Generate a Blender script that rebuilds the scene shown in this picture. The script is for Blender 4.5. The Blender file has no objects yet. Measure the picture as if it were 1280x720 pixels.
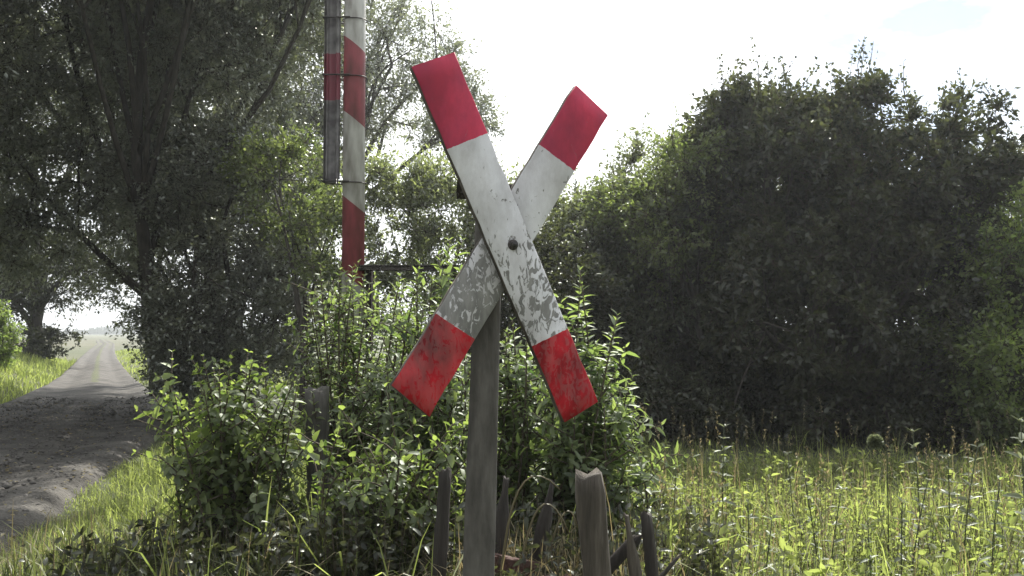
import bpy, math, random
import numpy as np
from mathutils import Vector, Matrix
rng = np.random.default_rng(11); random.seed(11)
R = math.radians
S = bpy.context.scene; C = S.collection

# ------------------------------------------------------------------ camera
F = 1229.0; CAMZ = 1.6; PITCH = math.atan(55 / F)
cam = bpy.data.cameras.new('camera'); camo = bpy.data.objects.new('camera', cam); C.objects.link(camo)
cam.sensor_width = 36; cam.lens = 36 * F / 1280; cam.clip_end = 20000; cam.clip_start = 0.05
camo.location = (0, 0, CAMZ); camo.rotation_euler = (R(90) + PITCH, 0, 0)
S.camera = camo
def ray(px, py):
    a, b = (px - 640) / F, (360 - py) / F
    return Vector((a, math.cos(PITCH) - b * math.sin(PITCH), math.sin(PITCH) + b * math.cos(PITCH)))
def P(px, py, Y):                       # photograph pixel -> place at distance Y
    d = ray(px, py); return Vector((0, 0, CAMZ)) + d * (Y / d.y)

# ------------------------------------------------------------------ world, sun, exposure
SUN_EL, SUN_AZ = 44.0, 14.0             # azimuth measured from straight ahead towards the right
w = bpy.data.worlds.new("World"); S.world = w; w.use_nodes = True
nt = w.node_tree; N = nt.nodes; L = nt.links; N.clear()
out = N.new('ShaderNodeOutputWorld')
sky = N.new('ShaderNodeTexSky'); sky.sky_type = 'NISHITA'; sky.sun_disc = False
sky.sun_elevation = R(SUN_EL); sky.sun_rotation = R(SUN_AZ); sky.air_density = 0.8; sky.dust_density = 0.0; sky.ozone_density = 3.0
bg = N.new('ShaderNodeBackground'); bg.inputs[1].default_value = 0.05
L.new(sky.outputs[0], bg.inputs[0])
tc = N.new('ShaderNodeTexCoord'); mp = N.new('ShaderNodeMapping'); mp.inputs['Scale'].default_value = (1.0, 1.0, 2.2)
mp.inputs['Location'].default_value = (0.35, 0.1, 0.0)
nz = N.new('ShaderNodeTexNoise'); nz.inputs['Scale'].default_value = 2.6; nz.inputs['Detail'].default_value = 7; nz.inputs['Roughness'].default_value = 0.55
cr = N.new('ShaderNodeValToRGB'); cr.color_ramp.elements[0].position = 0.02; cr.color_ramp.elements[1].position = 0.46
bgc = N.new('ShaderNodeBackground'); bgc.inputs[0].default_value = (0.96, 0.98, 1.0, 1); bgc.inputs[1].default_value = 0.95
# clouds are brighter towards the sun, as real thin cloud is
vd = N.new('ShaderNodeVectorMath'); vd.operation = 'DOT_PRODUCT'; L.new(tc.outputs['Generated'], vd.inputs[0])
vd.inputs[1].default_value = (math.sin(R(SUN_AZ)) * math.cos(R(SUN_EL)), math.cos(R(SUN_AZ)) * math.cos(R(SUN_EL)), math.sin(R(SUN_EL)))
vmx = N.new('ShaderNodeMath'); vmx.operation = 'MAXIMUM'; vmx.inputs[1].default_value = 0; L.new(vd.outputs['Value'], vmx.inputs[0])
vp = N.new('ShaderNodeMath'); vp.operation = 'POWER'; vp.inputs[1].default_value = 4; L.new(vmx.outputs[0], vp.inputs[0])
vs = N.new('ShaderNodeMath'); vs.operation = 'MULTIPLY_ADD'; vs.inputs[1].default_value = 1.7; vs.inputs[2].default_value = 0.50; L.new(vp.outputs[0], vs.inputs[0]); L.new(vs.outputs[0], bgc.inputs[1])
mx = N.new('ShaderNodeMixShader')
L.new(tc.outputs['Generated'], mp.inputs[0]); L.new(mp.outputs[0], nz.inputs[0])
bd_ = ray(1150, 40).normalized(); od = N.new('ShaderNodeVectorMath'); od.operation = 'DOT_PRODUCT'; L.new(tc.outputs['Generated'], od.inputs[0]); od.inputs[1].default_value = tuple(bd_)
om = N.new('ShaderNodeMapRange'); om.inputs[1].default_value = .976; om.inputs[2].default_value = 1.0; om.inputs[3].default_value = 0; om.inputs[4].default_value = .55; L.new(od.outputs['Value'], om.inputs[0])
n2 = N.new('ShaderNodeTexNoise'); n2.inputs['Scale'].default_value = 9; n2.inputs['Detail'].default_value = 6; L.new(mp.outputs[0], n2.inputs[0])
o2 = N.new('ShaderNodeMath'); o2.operation = 'MULTIPLY_ADD'; o2.inputs[1].default_value = .7; o2.inputs[2].default_value = -.35; L.new(n2.outputs[0], o2.inputs[0])
o3_ = N.new('ShaderNodeMath'); o3_.operation = 'SUBTRACT'; L.new(nz.outputs[0], o3_.inputs[0]); L.new(om.outputs[0], o3_.inputs[1])
o4 = N.new('ShaderNodeMath'); o4.operation = 'ADD'; L.new(o3_.outputs[0], o4.inputs[0]); L.new(o2.outputs[0], o4.inputs[1]); L.new(o4.outputs[0], cr.inputs[0])
L.new(cr.outputs[0], mx.inputs[0]); L.new(bg.outputs[0], mx.inputs[1]); L.new(bgc.outputs[0], mx.inputs[2]); L.new(mx.outputs[0], out.inputs[0])
sl = bpy.data.lights.new('sun', 'SUN'); sl.energy = 5.0; sl.angle = R(0.53); sl.color = (1.0, 0.95, 0.86)
so = bpy.data.objects.new('sun', sl); C.objects.link(so)
sd = Vector((math.sin(R(SUN_AZ)) * math.cos(R(SUN_EL)), math.cos(R(SUN_AZ)) * math.cos(R(SUN_EL)), math.sin(R(SUN_EL))))
so.rotation_euler = sd.to_track_quat('Z', 'Y').to_euler(); so.location = (0, 0, 30)
S.view_settings.view_transform = 'Standard'; S.view_settings.look = 'None'
S.view_settings.exposure = 0.9; S.view_settings.gamma = 1
S.cycles.max_bounces = 6; S.cycles.diffuse_bounces = 3; S.cycles.glossy_bounces = 2; S.cycles.transmission_bounces = 4
S.cycles.volume_bounces = 0; S.cycles.caustics_reflective = False; S.cycles.caustics_refractive = False

# ------------------------------------------------------------------ materials
def mat(name):
    m = bpy.data.materials.new(name); m.use_nodes = True; n = m.node_tree; n.nodes.clear(); return m, n.nodes, n.links
def leaf_mat(name, dark, light, trans=0.45, gloss=0.09, rough=0.38, tcol=None, tmul=1.6):
    m, n, l = mat(name)
    at = n.new('ShaderNodeAttribute'); at.attribute_name = 'rnd'
    r = n.new('ShaderNodeValToRGB'); r.color_ramp.elements[0].color = (*dark, 1); r.color_ramp.elements[1].color = (*light, 1)
    l.new(at.outputs['Fac'], r.inputs[0])
    df = n.new('ShaderNodeBsdfDiffuse'); tr = n.new('ShaderNodeBsdfTranslucent'); gl = n.new('ShaderNodeBsdfGlossy')
    gl.inputs['Roughness'].default_value = rough; gl.inputs['Color'].default_value = (.9, .95, .9, 1)
    l.new(r.outputs[0], df.inputs[0])
    mm = n.new('ShaderNodeMix'); mm.data_type = 'RGBA'; mm.blend_type = 'MULTIPLY'; mm.inputs[0].default_value = 1
    l.new(r.outputs[0], mm.inputs[6]); mm.inputs[7].default_value = (*(tcol or (tmul * 1.1, tmul * 1.22, tmul * 0.66)), 1)
    l.new(mm.outputs[2], tr.inputs[0])
    a = n.new('ShaderNodeMixShader'); a.inputs[0].default_value = trans; l.new(df.outputs[0], a.inputs[1]); l.new(tr.outputs[0], a.inputs[2])
    b = n.new('ShaderNodeMixShader'); b.inputs[0].default_value = gloss; l.new(a.outputs[0], b.inputs[1]); l.new(gl.outputs[0], b.inputs[2])
    o = n.new('ShaderNodeOutputMaterial'); l.new(b.outputs[0], o.inputs[0]); return m
def noise_mat(name, cols, scale, rough=0.9, bump=0.3, stretch=(1, 1, 1), bscale=None, detail=6, pos=None, bdist=0.02):
    m, n, l = mat(name)
    t = n.new('ShaderNodeTexCoord'); mpn = n.new('ShaderNodeMapping'); mpn.inputs['Scale'].default_value = stretch
    l.new(t.outputs['Object'], mpn.inputs[0])
    z = n.new('ShaderNodeTexNoise'); z.inputs['Scale'].default_value = scale; z.inputs['Detail'].default_value = detail; z.inputs['Roughness'].default_value = 0.62
    l.new(mpn.outputs[0], z.inputs[0]); r = n.new('ShaderNodeValToRGB'); e = r.color_ramp.elements
    k = len(cols); pos = pos or [0.3 + 0.4 * i / (k - 1) for i in range(k)]
    while len(e) < k: e.new(0.5)
    for i in range(k): e[i].position = pos[i]; e[i].color = (*cols[i], 1)
    l.new(z.outputs[0], r.inputs[0])
    p = n.new('ShaderNodeBsdfPrincipled'); p.inputs['Roughness'].default_value = rough; l.new(r.outputs[0], p.inputs['Base Color'])
    z2 = n.new('ShaderNodeTexNoise'); z2.inputs['Scale'].default_value = bscale or scale * 4; z2.inputs['Detail'].default_value = 5; l.new(mpn.outputs[0], z2.inputs[0])
    bp = n.new('ShaderNodeBump'); bp.inputs['Strength'].default_value = bump; bp.inputs['Distance'].default_value = bdist
    l.new(z2.outputs[0], bp.inputs['Height']); l.new(bp.outputs[0], p.inputs['Normal'])
    o = n.new('ShaderNodeOutputMaterial'); l.new(p.outputs[0], o.inputs[0]); return m
M = {}
M['ash'] = leaf_mat('leaf_grey_green', (.036, .042, .030), (.24, .245, .19), trans=.48, gloss=.20, rough=.42, tmul=1.3)
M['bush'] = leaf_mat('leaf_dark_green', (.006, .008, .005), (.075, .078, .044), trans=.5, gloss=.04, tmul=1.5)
M['willow'] = leaf_mat('leaf_pale_olive', (.06, .07, .04), (.20, .21, .13), trans=.5, gloss=.1, tmul=1.4)
M['palewillow'] = leaf_mat('leaf_silvery_willow', (.09, .105, .055), (.21, .22, .13), trans=.65, gloss=.12, tmul=1.6)
M['lime'] = leaf_mat('leaf_yellow_green', (.06, .08, .032), (.17, .19, .085), trans=.55, gloss=.06, tmul=1.9)
M['dogwood'] = leaf_mat('leaf_mid_green', (.038, .062, .022), (.17, .20, .075), trans=.6, gloss=.05, rough=.5, tmul=2.0)
M['lance'] = leaf_mat('leaf_lance_green', (.034, .060, .024), (.17, .20, .090), trans=.6, gloss=.05, rough=.48, tmul=1.9)
M['grass'] = leaf_mat('grass_blade', (.085, .102, .045), (.25, .265, .12), trans=.58, gloss=.02, rough=.5, tmul=1.8)
M['shade_tint_grass'] = leaf_mat('blade_shade_tint', (.022, .032, .014), (.085, .095, .042), trans=.40, gloss=.02, rough=.5, tmul=1.4)  # darker copy of the grass blade, verge shade put into its colour
M['dry'] = leaf_mat('dry_blade', (.16, .14, .08), (.34, .30, .19), trans=.4, gloss=.05, tcol=(1.2, 1.1, .8))
M['sage'] = leaf_mat('leaf_sage', (.10, .115, .075), (.21, .23, .165), trans=.45, gloss=.03, tcol=(1.3, 1.35, .9))
M['bark'] = noise_mat('bark', [(.030, .026, .021), (.085, .074, .060)], 6, bump=.6, stretch=(3, 3, .6))
M['twig'] = noise_mat('twig_bark', [(.045, .036, .025), (.11, .09, .06)], 20, bump=.2)
M['soil'] = noise_mat('soil', [(.02, .022, .012), (.045, .05, .022), (.08, .07, .045)], 1.4, bump=.6, bscale=14, bdist=.05)
M['wood'] = noise_mat('weathered_wood', [(.03, .026, .02), (.075, .064, .052), (.14, .125, .105)], 7, bump=.8, stretch=(5, 5, .45), bdist=.01)
M['darkwood'] = noise_mat('dark_wet_wood', [(.018, .016, .014), (.05, .043, .037)], 8, bump=.8, stretch=(5, 5, .5), bdist=.01)
M['post'] = noise_mat('grey_post', [(.045, .042, .038), (.082, .077, .07), (.125, .118, .11)], 9, bump=.7, stretch=(3, 3, .7), bdist=.006)
M['concrete'] = noise_mat('mossy_concrete', [(.05, .055, .045), (.13, .13, .12), (.2, .2, .18)], 9, bump=.5)
M['iron'] = noise_mat('dark_iron', [(.02, .02, .022), (.05, .04, .038), (.10, .05, .03)], 12, rough=.6, bump=.3, pos=[.35, .55, .75])
M['casing'] = noise_mat('grey_casing', [(.20, .20, .20), (.28, .28, .275), (.34, .33, .32)], 4, rough=.55, bump=.1, stretch=(4, 4, .6))
M['brick'] = noise_mat('old_brick', [(.022, .024, .016), (.075, .032, .024), (.11, .085, .07)], 14, bump=.6, pos=[.3, .5, .72])
M['hill'] = noise_mat('hill_land', [(.05, .07, .05), (.09, .11, .07)], .002, bump=0)
M['farwood'] = leaf_mat('far_leaf', (.025, .035, .02), (.05, .065, .03), trans=.2, gloss=0)

# ------------------------------------------------------------------ mesh helpers
def tag(o, label=None, cat=None, group=None, kind=None):
    if label: o['label'] = label
    if cat: o['category'] = cat
    if group: o['group'] = group
    if kind: o['kind'] = kind
    return o
def empty(name, loc, label, cat, group=None):
    o = bpy.data.objects.new(name, None); C.objects.link(o); o.location = loc; o.empty_display_size = .2
    return tag(o, label, cat, group)
class G:                                 # growing bag of vertices and faces
    def __init__(s): s.v = []; s.f = []; s.n = 0; s.r = []; s.m = []
    def add(s, v, faces, r=None, mi=0):
        v = np.asarray(v, float).reshape(-1, 3)
        for f in (faces if isinstance(faces, list) else [faces]):
            f = np.asarray(f, int); s.f.append(f + s.n); s.m.append(np.full(len(f), mi))
        s.v.append(v); s.r.append(np.zeros(len(v)) if r is None else np.broadcast_to(r, (len(v),)).astype(float)); s.n += len(v)
    def build(s, name, mats, parent=None, smooth=False, origin=(0, 0, 0)):
        me = bpy.data.meshes.new(name); v = np.concatenate(s.v) - np.asarray(origin, float)
        me.vertices.add(len(v)); me.vertices.foreach_set('co', v.ravel().astype(np.float32))
        tot = np.concatenate([np.full(len(f), f.shape[1]) for f in s.f]); loops = np.concatenate([f.ravel() for f in s.f])
        me.loops.add(len(loops)); me.loops.foreach_set('vertex_index', loops.astype(np.int32))
        me.polygons.add(len(tot)); st = np.concatenate([[0], np.cumsum(tot)[:-1]])
        me.polygons.foreach_set('loop_start', st.astype(np.int32)); me.polygons.foreach_set('loop_total', tot.astype(np.int32))
        mats = mats if isinstance(mats, (list, tuple)) else [mats]
        for m_ in mats: me.materials.append(m_)
        me.polygons.foreach_set('material_index', np.concatenate(s.m).astype(np.int32))
        if smooth: me.polygons.foreach_set('use_smooth', np.ones(len(tot), bool))
        a = me.attributes.new('rnd', 'FLOAT', 'POINT'); a.data.foreach_set('value', np.concatenate(s.r).astype(np.float32))
        me.update(); me.validate()
        o = bpy.data.objects.new(name, me); C.objects.link(o)
        if parent is not None: o.parent = parent
        return o
def unit(a): return a / np.maximum(np.linalg.norm(a, axis=-1, keepdims=True), 1e-9)
def tube(g, pts, rad, sides=6, cap=True, mi=0, flat=None):
    pts = np.asarray(pts, float); n = len(pts); rad = np.broadcast_to(rad, (n,))
    t = unit(np.gradient(pts, axis=0)); ref = np.array([0, 0, 1.]) if abs(t[0, 2]) < .9 else np.array([1., 0, 0])
    a = unit(np.cross(t, ref)); b = np.cross(t, a)
    th = np.linspace(0, 2 * math.pi, sides, endpoint=False)
    v = pts[:, None] + rad[:, None, None] * (np.cos(th)[None, :, None] * a[:, None] + np.sin(th)[None, :, None] * b[:, None])
    i = np.arange(n - 1)[:, None] * sides; j = np.arange(sides)[None]; k = (j + 1) % sides
    f = [np.stack([i + j, i + k, i + sides + k, i + sides + j], -1).reshape(-1, 4)]
    if cap: f += [np.arange(sides)[None, ::-1], (np.arange(sides) + (n - 1) * sides)[None]]
    g.add(v.reshape(-1, 3), f, mi=mi)
def twigs(g, a, b, r0, r1, bend=None, mi=0):   # many thin three-sided twigs at once, a -> b
    n = len(a); d = b - a; L_ = np.linalg.norm(d, axis=1, keepdims=True); t = d / np.maximum(L_, 1e-6)
    ref = np.where(np.abs(t[:, 2:3]) < .9, np.array([[0, 0, 1.]]), np.array([[1., 0, 0]])); u = unit(np.cross(t, ref)); w_ = np.cross(t, u)
    mid = (a + b) / 2 + (0 if bend is None else bend)
    vs = []
    for p, r in ((a, r0), (mid, (r0 + r1) / 2), (b, r1)):
        for k in range(3):
            th = k * 2.094; vs.append(p + r * (math.cos(th) * u + math.sin(th) * w_))
    v = np.stack(vs, 1); base = np.arange(n)[:, None] * 9; f = []
    for s_ in (0, 3):
        for k in range(3): f.append(np.stack([base[:, 0] + s_ + k, base[:, 0] + s_ + (k + 1) % 3, base[:, 0] + s_ + 3 + (k + 1) % 3, base[:, 0] + s_ + 3 + k], -1))
    g.add(v.reshape(-1, 3), [np.concatenate(f)], mi=mi)
def leaves(g, p, d, nrm, ln, wd, shape='diamond', droop=.15, r=None, mi=0):
    n = len(p); d = unit(d); s = unit(np.cross(d, nrm)); u = np.cross(s, d); ln = np.broadcast_to(ln, (n,))[:, None]; wd = np.broadcast_to(wd, (n,))[:, None]
    if r is None: r = rng.random(n)
    if shape == 'diamond':
        v = np.stack([p, p + d * ln * .45 + s * wd * .5 + u * wd * .12, p + d * ln - u * ln * droop, p + d * ln * .45 - s * wd * .5 + u * wd * .12], 1)
        b = np.arange(n)[:, None] * 4; f = np.concatenate([b + np.array([[0, 1, 2]]), b + np.array([[0, 2, 3]])]); k = 4
        g.add(v.reshape(-1, 3), [f], np.repeat(r, k), mi)
    else:
        def q(x, y, z): return p + d * ln * x + s * wd * y + u * (wd * z - ln * droop * x * x)
        v = np.stack([q(0, 0, 0), q(.35, 0, 0), q(.7, 0, 0), q(1, 0, 0), q(.28, .48, .16), q(.66, .36, .12), q(.28, -.48, .16), q(.66, -.36, .12)], 1)
        b = np.arange(n)[:, None] * 8
        tri = np.concatenate([b + np.array([[x]]) if 0 else b + np.array([x]) for x in ([0, 1, 4], [5, 2, 3], [0, 6, 1], [7, 3, 2])])
        qd = np.concatenate([b + np.array([x]) for x in ([4, 1, 2, 5], [1, 6, 7, 2])])
        g.add(v.reshape(-1, 3), [tri, qd], np.repeat(r, 8), mi)
def randdir(n): return unit(rng.normal(size=(n, 3)))

# ------------------------------------------------------------------ terrain and track
def sm(x): x = np.clip(x, 0, 1); return x * x * (3 - 2 * x)
TY = np.array([-40, -10, 0, 7, 8.4, 16, 23, 30, 36, 48, 60, 90, 131, 220.]); TX = np.array([-4.0, -4.4, -5.0, -5.95, -6.2, -7.7, -9.9, -12.7, -15.2, -20.2, -25.2, -37.5, -54, -92.])
TW = np.array([4.4, 4.4, 4.4, 4.4, 4.4, 4.2, 4.0, 3.3, 2.9, 2.7, 2.6, 2.6, 2.6, 2.6])
def track(y): return np.interp(y, TY, TX), np.interp(y, TY, TW)
def height(x, y):
    x = np.asarray(x, float); y = np.asarray(y, float)
    near = 1 - sm((np.hypot(x, y) - 60) / 60)
    h = near * (.05 * np.sin(x * .9 + 1.3) * np.cos(y * .7) + .03 * np.sin(x * 2.3 + y * 1.7) + .02 * np.cos(x * 4.1 - y * 3.3))
    h = h + .40 * np.exp(-(((x + .2) / 1.7) ** 2 + ((y - 4.6) / 1.5) ** 2))
    h = h + .12 * sm((x - .5) / 3) * sm((9.5 - y) / 4)
    cx, tw = track(y); left = cx - tw / 2 - x
    h = h + .75 * sm(left / 3.5) * sm((y - 17) / 6) * (1 - sm((y - 42) / 12)) * (1 - sm((left - 12) / 10))
    on = 1 - sm((np.abs(x - cx) - tw / 2) / .8)
    return h * (1 - .8 * on) - .12 * on
def axis(lo, hi, fine_lo, fine_hi, step, grow=1.22):
    a = list(np.arange(fine_lo, fine_hi, step)); s_ = step; x = a[-1]
    while x < hi: s_ *= grow; x += s_; a.append(x)
    s_ = step; x = a[0]; b = []
    while x > lo: s_ *= grow; x -= s_; b.append(x)
    return np.array(b[::-1] + a)
xs = axis(-6000, 6000, -34, 16, .3); ys = axis(-300, 7000, -4, 50, .3)
X, Y = np.meshgrid(xs, ys); Z = height(X, Y)
g = G(); nx = len(xs); i = (np.arange(len(ys) - 1)[:, None] * nx + np.arange(nx - 1)[None]).ravel()
g.add(np.stack([X, Y, Z], -1).reshape(-1, 3), np.stack([i, i + 1, i + 1 + nx, i + nx], -1))
def ground_mat():
    m, n, l = mat('ground_cover'); t = n.new('ShaderNodeTexCoord')
    def nzn(s_, d=6):
        z = n.new('ShaderNodeTexNoise'); z.inputs['Scale'].default_value = s_; z.inputs['Detail'].default_value = d; l.new(t.outputs['Object'], z.inputs[0]); return z
    a, b, c_ = nzn(.35), nzn(9), nzn(.02)
    r1 = n.new('ShaderNodeValToRGB'); e = r1.color_ramp.elements; e[0].position = .35; e[0].color = (.028, .032, .016, 1); e[1].position = .65; e[1].color = (.075, .08, .04, 1)
    r2 = n.new('ShaderNodeValToRGB'); e = r2.color_ramp.elements; e[0].position = .4; e[0].color = (.075, .095, .035, 1); e[1].position = .62; e[1].color = (.15, .14, .085, 1)
    l.new(b.outputs[0], r1.inputs[0]); l.new(c_.outputs[0], r2.inputs[0])
    mm = n.new('ShaderNodeMix'); mm.data_type = 'RGBA'; mm.inputs[0].default_value = .5
    l.new(r1.outputs[0], mm.inputs[6]); l.new(r2.outputs[0], mm.inputs[7])
    p = n.new('ShaderNodeBsdfPrincipled'); p.inputs['Roughness'].default_value = .95; l.new(mm.outputs[2], p.inputs['Base Color'])
    bp = n.new('ShaderNodeBump'); bp.inputs['Distance'].default_value = .08; bp.inputs['Strength'].default_value = .7; l.new(b.outputs[0], bp.inputs['Height']); l.new(bp.outputs[0], p.inputs['Normal'])
    o = n.new('ShaderNodeOutputMaterial'); l.new(p.outputs[0], o.inputs[0]); return m
tag(g.build('ground', ground_mat(), smooth=True), kind='structure')

def track_mat():
    m, n, l = mat('track_gravel'); t = n.new('ShaderNodeTexCoord')
    at = n.new('ShaderNodeAttribute'); at.attribute_name = 'rnd'        # distance from the centre line, 0..1
    z = n.new('ShaderNodeTexNoise'); z.inputs['Scale'].default_value = 1.6; z.inputs['Detail'].default_value = 8; l.new(t.outputs['Object'], z.inputs[0])
    v = n.new('ShaderNodeTexVoronoi'); v.inputs['Scale'].default_value = 26; l.new(t.outputs['Object'], v.inputs[0])
    r1 = n.new('ShaderNodeValToRGB'); e = r1.color_ramp.elements; e[0].position = .3; e[0].color = (.026, .023, .020, 1); e[1].position = .7; e[1].color = (.12, .112, .10, 1); l.new(z.outputs[0], r1.inputs[0])
    r2 = n.new('ShaderNodeValToRGB'); e = r2.color_ramp.elements; e[0].position = .0; e[0].color = (.75, .75, .75, 1); e[1].position = .6; e[1].color = (1.1, 1.1, 1.1, 1); l.new(v.outputs['Distance'], r2.inputs[0])
    mm = n.new('ShaderNodeMix'); mm.data_type = 'RGBA'; mm.blend_type = 'MULTIPLY'; mm.inputs[0].default_value = 1; l.new(r1.outputs[0], mm.inputs[6]); l.new(r2.outputs[0], mm.inputs[7])
    add = n.new('ShaderNodeMath'); add.operation = 'ADD'; l.new(at.outputs['Fac'], add.inputs[0])
    sc_ = n.new('ShaderNodeMath'); sc_.operation = 'MULTIPLY_ADD'; sc_.inputs[1].default_value = .5; sc_.inputs[2].default_value = -.25; l.new(z.outputs[0], sc_.inputs[0]); l.new(sc_.outputs[0], add.inputs[1])
    rr = n.new('ShaderNodeValToRGB'); e = rr.color_ramp.elements; e[0].position = .86; e[0].color = (0, 0, 0, 1); e[1].position = .98; e[1].color = (1, 1, 1, 1); l.new(add.outputs[0], rr.inputs[0])
    m2 = n.new('ShaderNodeMix'); m2.data_type = 'RGBA'; l.new(rr.outputs[0], m2.inputs[0]); l.new(mm.outputs[2], m2.inputs[6]); m2.inputs[7].default_value = (.075, .085, .035, 1)
    p = n.new('ShaderNodeBsdfPrincipled'); p.inputs['Roughness'].default_value = .9; l.new(m2.outputs[2], p.inputs['Base Color'])
    bp = n.new('ShaderNodeBump'); bp.inputs['Distance'].default_value = .03; bp.inputs['Strength'].default_value = .8; l.new(v.outputs['Distance'], bp.inputs['Height']); l.new(bp.outputs[0], p.inputs['Normal'])
    o = n.new('ShaderNodeOutputMaterial'); l.new(p.outputs[0], o.inputs[0]); return m
tys = np.concatenate([np.arange(-30, 60, .25), np.arange(60, 210, 2)]); us = np.linspace(-1, 1, 41)
TYY, UU = np.meshgrid(tys, us, indexing='ij'); cx, tw = track(TYY); XX = cx + UU * tw / 2
rut = -.05 * np.exp(-((np.abs(UU) - .5) / .18) ** 2) + .05 * np.exp(-(UU / .22) ** 2) * sm((TYY - 22) / 8)
hum = .006 * np.sin(TYY * 1.9 + UU * 3) * np.cos(TYY * .8 - UU * 2)
ZZ = height(XX, TYY) + .14 + rut + hum - .17 * sm((np.abs(UU) - .85) / .15)
MED = np.exp(-(UU / .26) ** 2) * sm((TYY - 27) / 4); EDG = sm((np.abs(UU) - .72) / .28) * .95
g = G(); nu = len(us); i = (np.arange(len(tys) - 1)[:, None] * nu + np.arange(nu - 1)[None]).ravel()
g.add(np.stack([XX, TYY, ZZ], -1).reshape(-1, 3), np.stack([i, i + 1, i + 1 + nu, i + nu], -1), np.maximum(MED, EDG).ravel())
tag(g.build('gravel_track', track_mat(), smooth=True), kind='structure')

# low hills on the horizon
g = G(); hx = np.linspace(-9000, 6000, 160)
prof = 45 + 22 * np.sin(hx / 900) + 14 * np.sin(hx / 370 + 1) + 6 * np.sin(hx / 130)
rows = [np.stack([hx, np.full_like(hx, 5200 + k * 500), (-20, .7, 1, .6, -.2)[k] * prof], -1) for k in range(5)]
n_ = len(hx); i = (np.arange(4)[:, None] * n_ + np.arange(n_ - 1)[None]).ravel()
g.add(np.concatenate(rows), np.stack([i, i + 1, i + 1 + n_, i + n_], -1)); tag(g.build('hills', M['hill'], smooth=True), kind='structure')
# far wood, one mass
g = G(); n = 26000; fx = rng.uniform(-1700, 900, n); fh = (4 + 1.5 * np.sin(fx / 40) + 1.5 * np.sin(fx / 13 + 2)) * rng.random(n) ** .7
p = np.stack([fx, 700 + rng.uniform(-25, 25, n) + 40 * np.sin(fx / 200), fh], -1)
leaves(g, p, randdir(n), randdir(n), 3.0, 2.6); tag(g.build('far_woodland', M['farwood']), 'thin dark line of far-off woodland along the horizon', 'woodland', kind='stuff')

# ------------------------------------------------------------------ trees and bushes
def kmeans(p, k, it=6):
    k = min(k, len(p)); c = p[rng.choice(len(p), k, replace=False)]
    for _ in range(it):
        a = np.argmin(((p[:, None] - c[None]) ** 2).sum(-1), 1)
        for j in range(k):
            if (a == j).any(): c[j] = p[a == j].mean(0)
    return a, c
def curve(a, b, n=6, sag=.0, wob=.06):
    t = np.linspace(0, 1, n)[:, None]; L_ = np.linalg.norm(b - a); off = rng.normal(size=3) * wob * L_
    return a + (b - a) * t + np.sin(t * math.pi) * off + np.array([0, 0, sag * L_]) * np.sin(t * math.pi)
def clusters(blobs, n, shell=.55, gap=.0, freq=.9):
    """cluster centres in a union of ellipsoids (centre, radii), denser near the surface, with noisy gaps"""
    vol = np.array([b[1][0] * b[1][1] * b[1][2] for b in blobs]) ** .7; out_ = []
    ph = rng.uniform(0, 6, 6)
    while len(out_) < n:
        b = blobs[rng.choice(len(blobs), p=vol / vol.sum())]; d = randdir(1)[0]; r = rng.random() ** (1 / (3 + 5 * shell))
        r *= 1 + .10 * math.sin(d[0] * 5 + ph[0]) + .10 * math.sin(d[1] * 6 + d[2] * 5 + ph[1])
        p = np.array(b[0]) + d * r * np.array(b[1])
        if p[2] < .15: continue
        nv = math.sin(p[0] * freq + ph[2]) * math.sin(p[1] * freq + ph[3]) * math.sin(p[2] * freq * 1.2 + ph[4])
        if nv > .5 - gap and rng.random() < .85: continue
        out_.append(p)
    return np.array(out_)
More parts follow.
